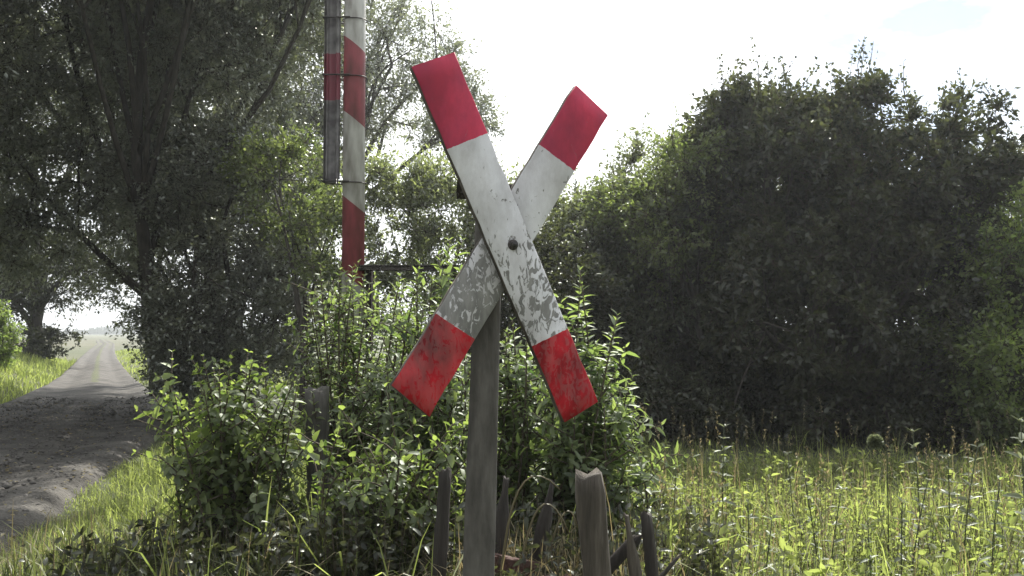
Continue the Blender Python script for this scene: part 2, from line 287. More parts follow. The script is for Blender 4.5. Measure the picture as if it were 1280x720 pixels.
def plant(name, label, cat, base, blobs, ncl, leafm, nleaf=220, crad=.55, ln=.09, wd=.05, trunk_r=.2, group=None, lean=(0, 0), k1=7, k2=5,
          shell=.55, gap=.1, shoots=0, shoot_len=1.2, multi=1, shape='diamond', upness=.25, trunk_mat='bark', twr=.006, tz=.35, lrng=None):
    root = empty(name, (base[0], base[1], 0), label, cat, group); o3 = np.array([base[0], base[1], 0.])
    cl = clusters(blobs, ncl, shell, gap); z0 = float(height(base[0], base[1])) - .15
    gt = G(); b0 = np.array([base[0], base[1], z0]); top = cl[:, 2].max(); lo = cl[:, 2].min()
    cen = cl.mean(0)
    stems = []
    for s_ in range(multi):
        bb = b0 + (np.array([rng.normal() * .25, rng.normal() * .25, 0]) if multi > 1 else 0)
        tgt = cen + np.array([lean[0], lean[1], (top - cen[2]) * (.35 if multi == 1 else .05)]) + (rng.normal(size=3) * np.array([.5, .35, .15]) if multi > 1 else 0)
        tp = curve(bb, tgt, 12, wob=.03); tp[0, 2] = z0; rr = trunk_r * (1 - np.linspace(0, 1, 12) * .78); rr[0] *= 1.35
        tube(gt, tp, rr, 9); stems.append((tp, rr))
    a1, c1 = kmeans(cl, k1)
    for j in range(len(c1)):
        m1 = cl[a1 == j]
        if not len(m1): continue
        tp, rr = stems[j % len(stems)]
        zt = max(c1[j][2] * tz, z0 + .3); ii = int(np.clip(np.searchsorted(tp[:, 2], zt), 1, 10)); st_ = tp[ii]
        l1 = curve(st_, c1[j], 7, sag=-.03 if c1[j][2] > st_[2] else .1); r1 = np.linspace(rr[ii] * .6, trunk_r * .16, 7); tube(gt, l1, r1, 6)
        a2, c2 = kmeans(m1, k2)
        for q_ in range(len(c2)):
            m2 = m1[a2 == q_]
            if not len(m2): continue
            l2 = curve(l1[4 + (q_ % 3)], c2[q_], 6); tube(gt, l2, np.linspace(trunk_r * .17, trunk_r * .06, 6), 5, cap=False)
            s0 = l2[rng.integers(3, 6, len(m2))]
            twigs(gt, s0, m2, np.full((len(m2), 1), trunk_r * .065), np.full((len(m2), 1), trunk_r * .03), rng.normal(size=(len(m2), 3)) * .08)
    gt.build('trunk', M[trunk_mat], root, smooth=True, origin=o3)
    gc = G(); nt_ = 12; cl_r = np.repeat(cl, nt_, 0)
    dirs = unit(randdir(len(cl_r)) + .45 * unit(cl_r - cen) + np.array([0, 0, upness])); tl = crad * rng.uniform(.5, 1.35, (len(cl_r), 1))
    tips = cl_r + dirs * tl; bend = rng.normal(size=tips.shape) * crad * .08
    twigs(gc, cl_r, tips, np.full((len(tips), 1), twr), np.full((len(tips), 1), twr * .4), bend, mi=1)
    per = max(2, nleaf // nt_); t = rng.uniform(.15, 1.05, (len(tips), per, 1))
    pp = cl_r[:, None] + dirs[:, None] * tl[:, None] * t + bend[:, None] * 2 * (t * (1 - t) * 2) + rng.normal(size=(len(tips), per, 3)) * crad * .09
    cr_ = np.repeat(rng.random(len(cl)), nt_)[:, None] * .5 + rng.random((len(tips), per)) * .5
    dd = unit(np.repeat(dirs[:, None], per, 1) * .7 + rng.normal(size=pp.shape) * .6 + np.array([0, 0, -.15]))
    nn = unit(rng.normal(size=pp.shape) * .7 + np.array([0, 0, .8]))
    if shoots:
        k = shoots; hi = cl[np.argsort(-(cl[:, 2] + rng.random(len(cl)) * 1.2))[:max(k, 1) * 2]]; sb = hi[rng.integers(0, len(hi), k)]
        sdv = unit(np.stack([rng.normal(size=k) * .35, rng.normal(size=k) * .3, np.ones(k)], -1)); sl_ = shoot_len * rng.uniform(.5, 1.3, (k, 1)); se = sb + sdv * sl_
        bd = rng.normal(size=se.shape) * .06; twigs(gc, sb, se, np.full((k, 1), twr * 1.3), np.full((k, 1), twr * .4), bd, mi=1)
        m_ = 30; tt = rng.uniform(.0, 1.0, (k, m_, 1)); sp = sb[:, None] + sdv[:, None] * sl_[:, None] * tt + bd[:, None] * 4 * tt * (1 - tt)
        sdd = unit(rng.normal(size=sp.shape) + np.array([0, 0, .6])); leaves(gc, (sp + rng.normal(size=sp.shape) * .03).reshape(-1, 3), sdd.reshape(-1, 3), randdir(k * m_), ln * rng.uniform(.45, .9, k * m_), wd * .7, shape)
    nL = pp.shape[0] * per; lrr = cr_.ravel()
    leaves(gc, pp.reshape(-1, 3), dd.reshape(-1, 3), nn.reshape(-1, 3), ln * rng.uniform(.4, 1.4, nL), wd * rng.uniform(.5, 1.3, nL), shape, r=lrr)
    gc.build('crown', [M[leafm], M['twig']], root, origin=o3)
    return root
def at(px, Yd): return (px - 640) / F * Yd
def zz(py, Yd): return CAMZ + (415 - py) / F * Yd
def bl(px, py, Yd, rx, ry_px, depth):           # ellipsoid from its place in the photograph and a real depth
    return ((at(px, Yd), Yd, zz(py, Yd)), (rx / F * Yd, depth, ry_px / F * Yd))

TG = 'trees along the gravel track'
# tall dark tree right of the track, overhanging it
plant('overhanging_tree', 'tall dark leafy tree whose crown arches over the gravel track at the upper left', 'tree', (at(196, 24), 24.5),
      [bl(120, 130, 24, 200, 165, 3.6), bl(60, -60, 24, 210, 150, 4), bl(215, 20, 24, 120, 130, 3), bl(110, 290, 24, 130, 62, 2.4), bl(215, 300, 25, 90, 110, 2.0), ((-10.5, 29, 9.5), (3.6, 3.2, 3.0)), bl(90, 60, 22, 150, 130, 1.8), bl(60, 250, 22, 110, 90, 1.4)], 860, 'ash', 210, .62, .105, .062, .24, TG, gap=.12, k1=10, k2=6)
plant('tall_added_shade_tree', 'tallest tree, added to shade the track, its crown mostly above the picture over the dark bush', 'tree', (-6.9, 20.8),  # added so that its crown above the frame shades the track
      [((-5.0, 19, 10.6), (3.4, 3.2, 2.6)), ((-8.0, 20, 11.5), (3.2, 3.4, 2.6)), ((-7.4, 16.5, 9.6), (2.8, 2.4, 2.0)), ((-4.0, 16.8, 9.4), (2.4, 2.2, 1.8)), bl(195, 40, 20, 120, 85, 1.3), bl(300, 85, 19.5, 60, 55, 1.0), ((-6.2, 21.5, 8.4), (2.4, 2.0, 1.5)), ((-4.9, 19.6, 9.8), (2.0, 2.0, 1.7))], 820, 'ash', 200, .6, .105, .06, .17, TG, gap=.05, k1=12)
plant('unseen_shade_tree', 'unseen tree added left of the nearest stretch of track, spreading high to shade it', 'tree', (-11.8, 12.5),  # added out of view to block sun and sky over the near track
      [((-7.2, 13, 9.4), (4.2, 3.8, 2.2)), ((-11.0, 12, 7.0), (3.0, 4.0, 3.4)), ((-11.5, 8, 5.5), (2.5, 3.5, 4.0)), ((-13, 16, 5), (2.5, 3, 4))], 560, 'ash', 190, .7, .12, .075, .2, TG, gap=0, k1=9)
plant('track_side_tree', 'tree with a bare slanting trunk standing left of the track where the field begins', 'tree', (at(47, 48), 48),
      [bl(50, 240, 48, 130, 130, 4), bl(-20, 340, 47, 60, 40, 2.5), bl(75, 345, 48, 50, 36, 2), bl(110, 330, 47, 50, 42, 2), bl(0, 350, 47, 50, 45, 2), bl(20, 372, 46, 34, 26, 1.5), bl(135, 352, 46, 30, 22, 1.5), bl(20, 120, 48, 110, 90, 4)], 430, 'bush', 130, .8, .17, .10, .36, TG, gap=.1, k1=8)
plant('verge_tree', 'big shady tree at the left edge, nearest to the track', 'tree', (-13.6, 19),
      [((-12.8, 19, 7.5), (3.2, 3.8, 3.6)), ((-13.5, 17, 10.5), (3.6, 3.6, 3)), ((-11.0, 20, 9.3), (2.8, 3, 2.8)), ((-9.5, 16, 9.6), (2.6, 3, 2.2))], 420, 'ash', 190, .62, .10, .06, .28, TG, gap=.08)
plant('hedgerow_bush', 'dense dark bush with a paler speckled top, right of the gravel track', 'bush', (at(275, 20), 20.5),
      [bl(274, 390, 20, 92, 115, 2.0), bl(300, 250, 20, 110, 95, 2.0), bl(220, 220, 20.5, 80, 70, 1.6), bl(355, 240, 19.5, 62, 75, 1.5), bl(375, 390, 19, 80, 90, 1.6), bl(236, 425, 19.5, 50, 80, 1.4)], 620, 'ash', 170, .45, .085, .055, .16, TG, gap=.02, multi=4, k1=9)
plant('sunlit_bush', 'bright yellow-green bush top glowing in the sun just left of the striped boom', 'bush', (at(385, 17), 17),
      [bl(365, 235, 17, 50, 60, .9), bl(405, 290, 16.5, 45, 60, .9), bl(330, 205, 17.5, 40, 30, .7)], 70, 'lime', 120, .36, .08, .055, .07, TG, multi=3, k1=4)
plant('feathery_tree', 'feathery grey-green tree behind the striped boom with sky showing through', 'tree', (at(455, 30), 30),
      [bl(480, 105, 30, 90, 95, 3.2), bl(545, 130, 30, 62, 60, 2.2), bl(400, 90, 31, 95, 100, 3), bl(475, 45, 30, 55, 50, 2), bl(585, 150, 30, 32, 40, 1.0), bl(370, 170, 30, 60, 40, 2.0)], 330, 'ash', 100, .62, .115, .065, .26, TG, gap=.22, k1=10, shoots=60, tz=.62)
plant('airy_tree', 'thin airy tree with many sky gaps between the overhanging tree and the feathery one', 'tree', (at(275, 34), 34),
      [bl(275, 60, 34, 110, 110, 3), bl(250, 150, 34, 120, 80, 3)], 220, 'ash', 110, .75, .12, .07, .26, TG, gap=.25, k1=8)
plant('pale_willow_bush', 'pale olive willow bush seen through between the striped boom and the white cross', 'bush', (at(530, 17), 17.4),
      [bl(500, 290, 17, 60, 75, 1.0), bl(560, 270, 17.5, 60, 70, 1.0), bl(615, 300, 17, 50, 60, .9), bl(668, 290, 17, 40, 60, .9), bl(530, 380, 17, 110, 60, 1.0), bl(470, 250, 17.5, 30, 50, .8)], 250, 'palewillow', 130, .42, .095, .042, .04, 'willow bushes behind the crossing sign', gap=.25, multi=5, shoots=70, shoot_len=.8, upness=.7)
BG = 'bushes of the dark thicket behind the meadow'
plant('thicket_bush', 'largest dark hawthorn bush of the thicket, its spiky twigs against the sky', 'bush', (at(1050, 15), 15.4),
      [bl(1040, 290, 15, 180, 125, 1.9), bl(960, 210, 15, 90, 85, 1.5), bl(1160, 235, 15, 95, 95, 1.5), bl(1085, 140, 15, 48, 48, .8), bl(930, 140, 15, 38, 40, .6), bl(1010, 180, 15, 50, 50, 1.0), bl(1205, 150, 15, 40, 45, .7), bl(1145, 190, 14.6, 60, 55, .8), bl(1060, 400, 14.4, 220, 120, 1.8), bl(1060, 515, 14.4, 250, 60, 1.7)], 720, 'bush', 170, .36, .095, .066, .14, BG, gap=.22, multi=6, k1=14, k2=7, shoots=90, shoot_len=.9, twr=.008)
plant('thicket_bush', 'looser bush with slender upright shoots and a yellowish flank, left part of the thicket', 'bush', (at(800, 16.5), 16.8),
      [bl(830, 285, 16.5, 95, 85, 1.6), bl(750, 335, 16.5, 85, 75, 1.5), bl(880, 250, 16.8, 60, 70, 1.3), bl(790, 470, 15.8, 170, 100, 1.6), bl(790, 510, 15.4, 150, 60, 1.6)], 520, 'willow', 140, .38, .095, .05, .11, BG, gap=.15, multi=6, k1=10, shoots=150, shoot_len=.75, upness=.5, twr=.007)
plant('thicket_bush', 'sunlit yellow-green bush patch on the upper left shoulder of the big hawthorn bush', 'bush', (at(868, 15.2), 15.0),
      [bl(865, 220, 14.6, 55, 42, .8), bl(840, 290, 14.6, 60, 60, .8), bl(790, 270, 15.4, 50, 40, .8)], 110, 'lime', 130, .36, .07, .045, .05, BG, multi=3, k1=4)
plant('thicket_bush', 'low dark bush of the thicket directly behind the white cross', 'bush', (at(680, 15), 15),
      [bl(680, 400, 15, 90, 110, 1.5), bl(720, 500, 14.6, 110, 70, 1.5)], 230, 'bush', 170, .42, .075, .05, .09, BG, gap=0, multi=4)
plant('thicket_bush', 'green bush at the right edge with a sunlit crest, beside the big hawthorn bush', 'bush', (at(1300, 14), 14.2),
      [bl(1290, 350, 14, 110, 100, 1.5), bl(1265, 470, 13.6, 120, 85, 1.5), bl(1330, 290, 14, 70, 60, 1.2)], 260, 'dogwood', 170, .42, .075, .05, .1, BG, gap=0, multi=5, shoots=60)
plant('thicket_bush', 'pale hazy bush far behind the right edge of the thicket', 'bush', (at(1290, 20), 20.5),
      [bl(1290, 240, 20, 90, 60, 1.6), bl(1300, 330, 20, 100, 100, 1.5)], 130, 'willow', 90, .5, .09, .05, .1, BG, gap=.2, multi=4, shoots=70)
plant('thicket_bush', 'dark second-row bush filling the gap behind the two largest bushes of the thicket', 'bush', (at(940, 18), 18.6),
      [bl(930, 330, 18, 170, 100, 1.6), bl(1060, 380, 18, 200, 110, 1.6), bl(840, 400, 18, 140, 110, 1.6), bl(980, 490, 17.6, 300, 50, 1.2)], 560, 'bush', 190, .5, .10, .07, .1, BG, gap=0, multi=5)
plant('field_edge_bush', 'small dark bush at the foot of the slanting tree trunk', 'bush', (at(70, 49), 47.0),
      [bl(72, 430, 46, 26, 20, .9), bl(30, 428, 47, 24, 18, .9)], 60, 'bush', 70, .4, .15, .1, .05, TG, multi=3, k1=3)
plant('bank_bush', 'small green bush on the grassy bank at the left edge', 'bush', (at(-5, 33), 33.0),
      [bl(-5, 420, 33, 24, 32, .9)], 50, 'dogwood', 90, .4, .12, .08, .05, TG, multi=3, k1=3)

# ------------------------------------------------------------------ leafy shrubs near the sign
def shrub(name, label, base, tops, leafm, ln, wd, step=.045, side=6, group=None, spread=.25, dens=1.0, whorl=2, sag=.0):
    """stems from the base to each top (world points), opposite leaves up the stem and short leafy side twigs"""
    z0 = float(height(base[0], base[1])); root = empty(name, (base[0], base[1], z0), label, 'shrub', group); o3 = np.array([base[0], base[1], z0])
    gs = G(); gf = G()
    for tp in tops:
        tp = np.array(tp); b = o3 + np.array([rng.normal() * spread * .4, rng.normal() * spread * .4, -.08]); n = 12
        t = np.linspace(0, 1, n)[:, None]; h = tp - b; pth = b + h * np.concatenate([t ** 1.25, t ** 1.25, t ** .85], 1) + np.sin(t * math.pi) * rng.normal(size=3) * .04
        tube(gs, pth, np.linspace(.011, .003, n), 5)
        L_ = np.linalg.norm(h); segs = []
        segs.append((pth, L_, .30))
        for k in range(side):
            f = rng.uniform(.25, .9); ii = f * (n - 1); i0 = int(ii); p0 = pth[i0] + (pth[min(i0 + 1, n - 1)] - pth[i0]) * (ii - i0)
            d = unit(np.array([rng.normal(), rng.normal(), .5 + rng.random() * .6])); l_ = rng.uniform(.18, .48) * (1.15 - f * .6)
            q_ = p0 + d * l_; sp = curve(p0, q_, 5, wob=.08); tube(gs, sp, np.linspace(.0055, .002, 5), 4, cap=False); segs.append((sp, l_, .12))
        for sp, l_, f0 in segs:
            m_ = max(3, int(l_ * (1 - f0) / step * dens)); f = np.linspace(f0, 1.0, m_); x = f * (len(sp) - 1); i0 = np.minimum(x.astype(int), len(sp) - 2)
            pp = sp[i0] + (sp[i0 + 1] - sp[i0]) * (x - i0)[:, None]; tn = unit(sp[i0 + 1] - sp[i0])
            az = np.arange(m_) * 1.57 + rng.random() * 6 + rng.normal(size=m_) * .25
            for w_ in range(whorl):
                a_ = az + w_ * 2 * math.pi / whorl; u1 = unit(np.cross(tn, np.array([.13, .31, .94]) + rng.normal(size=3) * .1)); u2 = np.cross(tn, u1)
                o_ = np.cos(a_)[:, None] * u1 + np.sin(a_)[:, None] * u2
                up = .35 + .65 * (f[:, None] > .93); d = unit(o_ + tn * up + np.array([0, 0, -sag]) + rng.normal(size=o_.shape) * .15)
                nr = unit(tn + np.array([0, 0, .5]) + rng.normal(size=o_.shape) * .25)
                sz = rng.uniform(.65, 1.15, m_) * (1 - .45 * (f > .96))
                leaves(gf, pp, d, nr, ln * sz, wd * sz, 'leaf', droop=.22, r=np.clip(.5 * f + rng.random(m_) * .6 - .05, 0, 1))
    gs.build('stems', M['twig'], root, smooth=True, origin=o3); gf.build('foliage', M[leafm], root, origin=o3); return root
def tops(lst, Yd, jit=0.0): return [tuple(P(a, b, Yd + rng.normal() * jit)) for a, b in lst]
def rtops(n, x0, x1, ytop, ybot, Yd, jit):      # random tops within a silhouette; ytop may be a function of x
    o = []
    for _ in range(n):
        x = rng.uniform(x0, x1); y0 = np.interp(x, *ytop) if isinstance(ytop, tuple) else ytop; o.append(tuple(P(x, y0 + rng.random() ** 1.3 * (ybot - y0), Yd + rng.normal() * jit)))
    return o
SG = 'leafy shrubs round the crossing sign'
shrub('leafy_shrub', 'rounded bright-leaved shrub spreading over the verge beside the gravel track', (at(300, 5.6), 5.7),
      tops([(215, 440), (240, 450), (290, 440), (330, 455), (370, 470), (190, 492), (170, 565), (205, 560), (250, 480), (350, 500)], 5.5, .2) +
      rtops(26, 190, 395, ([190, 230, 300, 395], [500, 445, 445, 470]), 620, 5.6, .3), 'dogwood', .066, .040, .045, 8, SG, .35, sag=.15)
shrub('leafy_shrub', 'dark small-leaved shrub below the striped boom', (at(430, 6.4), 6.6),
      tops([(400, 330), (425, 322), (385, 370), (440, 335), (455, 345), (470, 370), (415, 350), (432, 340), (448, 328), (462, 355)], 6.3, .2) + rtops(34, 375, 520, ([375, 430, 520], [370, 335, 350]), 590, 6.4, .3), 'lance', .060, .028, .042, 7, SG, .4)
shrub('leafy_shrub', 'tall shrub of upright shoots between the boom and the left arms of the cross', (at(520, 5.9), 6.0),
      tops([(500, 345), (525, 330), (548, 318), (562, 300), (578, 300), (590, 322), (480, 365), (540, 350), (515, 372)], 5.8, .15) + rtops(36, 465, 600, ([465, 530, 600], [370, 325, 320]), 590, 5.9, .3), 'lance', .078, .030, .040, 7, SG, .4)
shrub('leafy_shrub', 'glossy shrub right behind the grey sign post, under the middle of the cross', (at(630, 5.5), 5.7),
      tops([(640, 400), (650, 430), (665, 455), (632, 420)], 5.4, .1) + rtops(24, 600, 700, ([600, 650, 700], [430, 400, 430]), 610, 5.5, .25), 'lance', .066, .028, .04, 7, SG, .3)
shrub('leafy_shrub', 'shrub with two tall whorled shoots rising right of the cross', (at(735, 5.2), 5.4),
      tops([(725, 338), (726, 345), (772, 394), (768, 405), (745, 430), (790, 470), (710, 420)], 5.1, .06) + rtops(26, 690, 800, ([690, 730, 800], [440, 430, 500]), 620, 5.3, .22), 'lance', .085, .029, .032, 6, SG, .35)
shrub('leafy_shrub', 'low shadowed shrub at the foot of the sign post on its left', (at(500, 4.9), 4.9),
      rtops(26, 400, 590, 520, 660, 4.9, .25), 'dogwood', .065, .036, .05, 5, SG, .4)

# ------------------------------------------------------------------ grass and herbs
def blades(g, x, y, h, wdt, bend=.5, mi=0, r=None, base=None):
    n = len(x); z = height(x, y) - .02 if base is None else base; p = np.stack([x, y, z], -1); az = rng.uniform(0, 6.283, n); d = np.stack([np.cos(az), np.sin(az), 0 * az], -1)
    s = np.stack([-d[:, 1], d[:, 0], 0 * az], -1); b = (rng.random(n) ** 1.3 * bend * 1.5 + .05)[:, None]; h = h[:, None]; wv = np.broadcast_to(wdt, (n,))[:, None] / 2
    tw_ = rng.normal(size=(n, 1)) * .6; s2 = s * np.cos(tw_) + d * np.sin(tw_)
    up = np.array([0, 0, 1.]); vs = []
    for t, k in ((0, .8), (.4, 1), (.75, .7)):
        c = p + up * h * (t - .25 * b * t * t) + d * h * b * t * t; vs += [c - s2 * wv * k, c + s2 * wv * k]
    vs.append(p + up * h * (1 - .45 * b) + d * h * b); v = np.stack(vs, 1); o = np.arange(n)[:, None] * 7
    g.add(v.reshape(-1, 3), [np.concatenate([o + np.array([[0, 1, 3, 2]]), o + np.array([[2, 3, 5, 4]])]), o + np.array([[4, 5, 6]])], np.repeat(rng.random(n) if r is None else r, 7), mi)
def scatter(n, x0, x1, y0, y1, keep):
    x = rng.uniform(x0, x1, n); y = rng.uniform(y0, y1, n); k = keep(x, y); return x[k], y[k]
def offtrack(x, y, m=0.0): cx, tw = track(y); return np.abs(x - cx) > tw / 2 + m
def clear(x, y): return ~((np.abs(x - .12) < .36) & (y > 3.4) & (y < 4.55))      # the brick heap
def patchy(x, y, f=1.3): return .5 + .25 * np.sin(x * f + 1) * np.cos(y * f * .8 + 2) + .25 * np.sin(x * f * 2.3 + y * f * 1.9)
g = G()
x, y = scatter(95000, .4, 9.5, 3.2, 11.8, lambda x, y: (x < .62 * y + 1.2) & (rng.random(len(x)) < .35 + .65 * (6 / np.maximum(y, 5))))
q = patchy(x, y); blades(g, x, y, (.12 + .26 * q) * (1 - .45 * sm((y - 8) / 3)) * rng.uniform(.5, 1.25, len(x)), .0065 + .0005 * y, 1.0, r=np.clip(q * .6 + rng.random(len(x)) * .5 - .05, 0, 1))
x, y = scatter(2200, .4, 9.5, 3.2, 9, lambda x, y: x < .62 * y + 1); blades(g, x, y, rng.uniform(.35, .75, len(x)), .005, .5, mi=1)
x, y = scatter(16000, .4, 9.5, 3.2, 11.8, lambda x, y: (x < .62 * y + 1.2) & (patchy(x + 5, y, 1.1) > .55)); blades(g, x, y, rng.uniform(.25, .62, len(x)), .007, .8)
x, y = scatter(5000, .4, 9.5, 3.2, 11, lambda x, y: (x < .62 * y + 1) & (patchy(x, y + 4, 1.9) > .72)); blades(g, x, y, rng.uniform(.15, .45, len(x)), .007, 1.3, mi=1)
x, y = scatter(620, .5, 9.5, 3.6, 11.5, lambda x, y: (x < .62 * y + 1) & (patchy(x, y, 1.7) > .4)); hh = rng.uniform(.4, .85, len(x)); p0 = np.stack([x, y, height(x, y)], -1); p1 = p0 + np.stack([rng.normal(size=len(x)) * .09, rng.normal(size=len(x)) * .09, hh], -1)
twigs(g, p0, p1, np.full((len(x), 1), .0022), np.full((len(x), 1), .0012), rng.normal(size=p0.shape) * .02, mi=1)
tt = rng.uniform(.80, 1.03, (len(x), 16, 1)); pp = (p0[:, None] + (p1 - p0)[:, None] * tt).reshape(-1, 3) + rng.normal(size=(len(x) * 16, 3)) * .006; leaves(g, pp, randdir(len(pp)) + np.array([0, 0, 1.2]), randdir(len(pp)), .022, .008, mi=1)
tag(g.build('meadow_grass', [M['grass'], M['dry']]), 'sunlit rough meadow grass in front of the dark thicket', 'grass', kind='stuff')
def herbs(g, x, y, h, ln, nl=7):
    n = len(x); p = np.stack([x, y, height(x, y)], -1); tip = p + np.stack([rng.normal(size=n) * .06, rng.normal(size=n) * .06, h], -1)
    twigs(g, p, tip, np.full((n, 1), .003), np.full((n, 1), .0015), mi=1)
    t = rng.uniform(.3, 1, (n, nl, 1)); pp = (p[:, None] + (tip - p)[:, None] * t).reshape(-1, 3); dd = randdir(n * nl) * np.array([1, 1, .8]) + np.array([0, 0, .25])
    leaves(g, pp, dd, unit(randdir(n * nl) * .8 + np.array([0, 0, .7])), ln * rng.uniform(.5, 1.2, n * nl), ln * .42, 'leaf', droop=.3, r=np.clip(np.repeat(rng.random(n), nl) * .6 + rng.random(n * nl) * .4, 0, 1))
g = G(); x, y = scatter(26000, .5, 9.5, 3.4, 11.3, lambda x, y: (x < .62 * y + 1) & (rng.random(len(x)) < patchy(x, y, .9) + .2)); herbs(g, x, y, (.10 + .40 * patchy(x, y, 1.3) * patchy(x + 3, y, 3.1)) * (1 - .4 * sm((y - 8) / 3)) * rng.uniform(.5, 1.3, len(x)) , .038, 10)
x, y = scatter(2600, .5, 9.5, 3.6, 10.5, lambda x, y: (x < .62 * y + 1) & (patchy(x, y, 2.3) > .6)); herbs(g, x, y, rng.uniform(.2, .55, len(x)), .07, 12)
tag(g.build('meadow_herbs', [M['grass'], M['twig']]), 'low leafy weeds mixed through the sunlit meadow grass', 'weeds', kind='stuff')
g = G()
x, y = scatter(90000, -6.5, 1.0, 3.2, 14, lambda x, y: offtrack(x, y, -.6 + rng.random(len(x)) * .5) & (x > -.55 * y) & (patchy(x, y, 1.7) * 1.3 > rng.random(len(x))) & ((y > 4.3) | (x < -2.2)) & ((x < -1.0 - .12 * y) | (y > 6.3)))
blades(g, x, y, (.05 + .24 * sm((x - track(y)[0] - track(y)[1] / 2 + .5) / 1.6)) * (.4 + .9 * patchy(x, y, 2.2)) * rng.uniform(.5, 1.6, len(x)), .008, .8)
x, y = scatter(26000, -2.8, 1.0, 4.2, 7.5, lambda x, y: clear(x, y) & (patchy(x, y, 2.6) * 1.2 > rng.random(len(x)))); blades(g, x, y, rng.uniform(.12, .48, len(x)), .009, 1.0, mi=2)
x, y = scatter(900, -2.4, .9, 4.1, 6.0, lambda x, y: clear(x, y) & (patchy(x, y, 3.1) > .45)); blades(g, x, y, rng.uniform(.35, .75, len(x)), .012, 1.1, mi=0)
x, y = scatter(1500, -3.6, 1.1, 4.1, 7, lambda x, y: offtrack(x, y, .1)); blades(g, x, y, rng.uniform(.2, .6, len(x)), .007, 1.2, mi=1)
x, y = scatter(5200, -5, -1.6, 4.5, 9.5, lambda x, y: offtrack(x, y, -.3) & (x > -.55 * y) & (patchy(x, y, 2.7) > .5)); blades(g, x, y, rng.uniform(.06, .22, len(x)), .006, 1.3, mi=1)
x, y = scatter(2200, -.3, .7, 3.7, 4.7, lambda x, y: x > -9); blades(g, x, y, rng.uniform(.15, .5, len(x)), .007, 1.3, mi=1)
tag(g.build('verge_grass', [M['grass'], M['dry'], M['shade_tint_grass']]), 'tangled grass, in part shade-tinted, on the verge between the track and the sign post', 'grass', kind='stuff')
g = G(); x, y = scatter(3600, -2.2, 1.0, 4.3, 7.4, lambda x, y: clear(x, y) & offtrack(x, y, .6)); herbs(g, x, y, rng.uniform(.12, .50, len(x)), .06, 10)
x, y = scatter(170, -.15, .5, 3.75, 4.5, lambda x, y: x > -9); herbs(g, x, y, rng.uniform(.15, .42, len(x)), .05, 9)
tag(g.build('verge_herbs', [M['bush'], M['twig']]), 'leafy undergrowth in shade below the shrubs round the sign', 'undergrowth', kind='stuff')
g = G()
x, y = scatter(60000, -30, -8.5, 15, 55, lambda x, y: (track(y)[0] - x > track(y)[1] / 2 - .15)); blades(g, x, y, (.18 + .3 * patchy(x, y, .8)) * rng.uniform(.5, 1.2, len(x)), .022, .6)
tag(g.build('bank_grass', [M['grass']]), 'bright sunlit grass on the bank left of the track', 'grass', kind='stuff')
g = G()
x, y = scatter(60000, -34, 4, 26, 95, lambda x, y: (x - track(y)[0] > track(y)[1] / 2 - .15) & (x - track(y)[0] < 12)); blades(g, x, y, .2 * rng.uniform(.5, 1.3, len(x)), .03, .6)
ym = rng.uniform(27, 90, 9000); xm = track(ym)[0] + rng.normal(size=9000) * .22; blades(g, xm, ym, .10 * rng.uniform(.5, 1.4, 9000), .02, .6)
tag(g.build('field_grass', [M['grass']]), 'short grass beside and between the far wheel ruts of the track', 'grass', kind='stuff')
g = G(); x, y = scatter(22000, -9, 12, 8, 20, lambda x, y: offtrack(x, y, .1) & (x - track(y)[0] > 0)); blades(g, x, y, rng.uniform(.05, .16, len(x)), .012, .7)
tag(g.build('thicket_floor_grass', [M['grass']]), 'sparse shaded grass at the foot of the thicket and hedgerow', 'grass', kind='stuff')

# loose stones and litter on the track
g = G(); n = 7000; y = rng.uniform(5.5, 24, n); cx, tw = track(y); x = cx + rng.uniform(-1, 1, n) * tw / 2 * rng.choice([1.0, .95, .3], n); sz = rng.gamma(2.0, .006, n) + .006
c_ = np.stack([x, y, height(x, y) + .135 - .17 * sm((np.abs(x - cx) / tw * 2 - .85) / .15)], -1)
oct_ = np.array([[1, 0, 0], [0, 1, 0], [-1, 0, 0], [0, -1, 0], [0, 0, .7], [0, 0, -.5]]); v = c_[:, None] + oct_[None] * sz[:, None, None] * rng.uniform(.6, 1.3, (n, 6, 1))
o = np.arange(n)[:, None] * 6; g.add(v.reshape(-1, 3), [np.concatenate([o + np.array([q]) for q in ([0, 1, 4], [1, 2, 4], [2, 3, 4], [3, 0, 4], [1, 0, 5], [2, 1, 5], [3, 2, 5], [0, 3, 5])])])
n = 900; y = rng.uniform(6, 22, n); cx, tw = track(y); x = cx + rng.uniform(-1, 1, n) * tw / 2; leaves(g, np.stack([x, y, height(x, y) + .16], -1), randdir(n) * np.array([1, 1, .1]), unit(randdir(n) * .3 + np.array([0, 0, 1])), .06, .03, mi=1)
tag(g.build('gravel', [noise_mat('stone', [(.05, .047, .044), (.17, .16, .15)], 9), M['dry']]), 'loose stones and fallen leaves strewn over the shady track', 'gravel', kind='stuff')

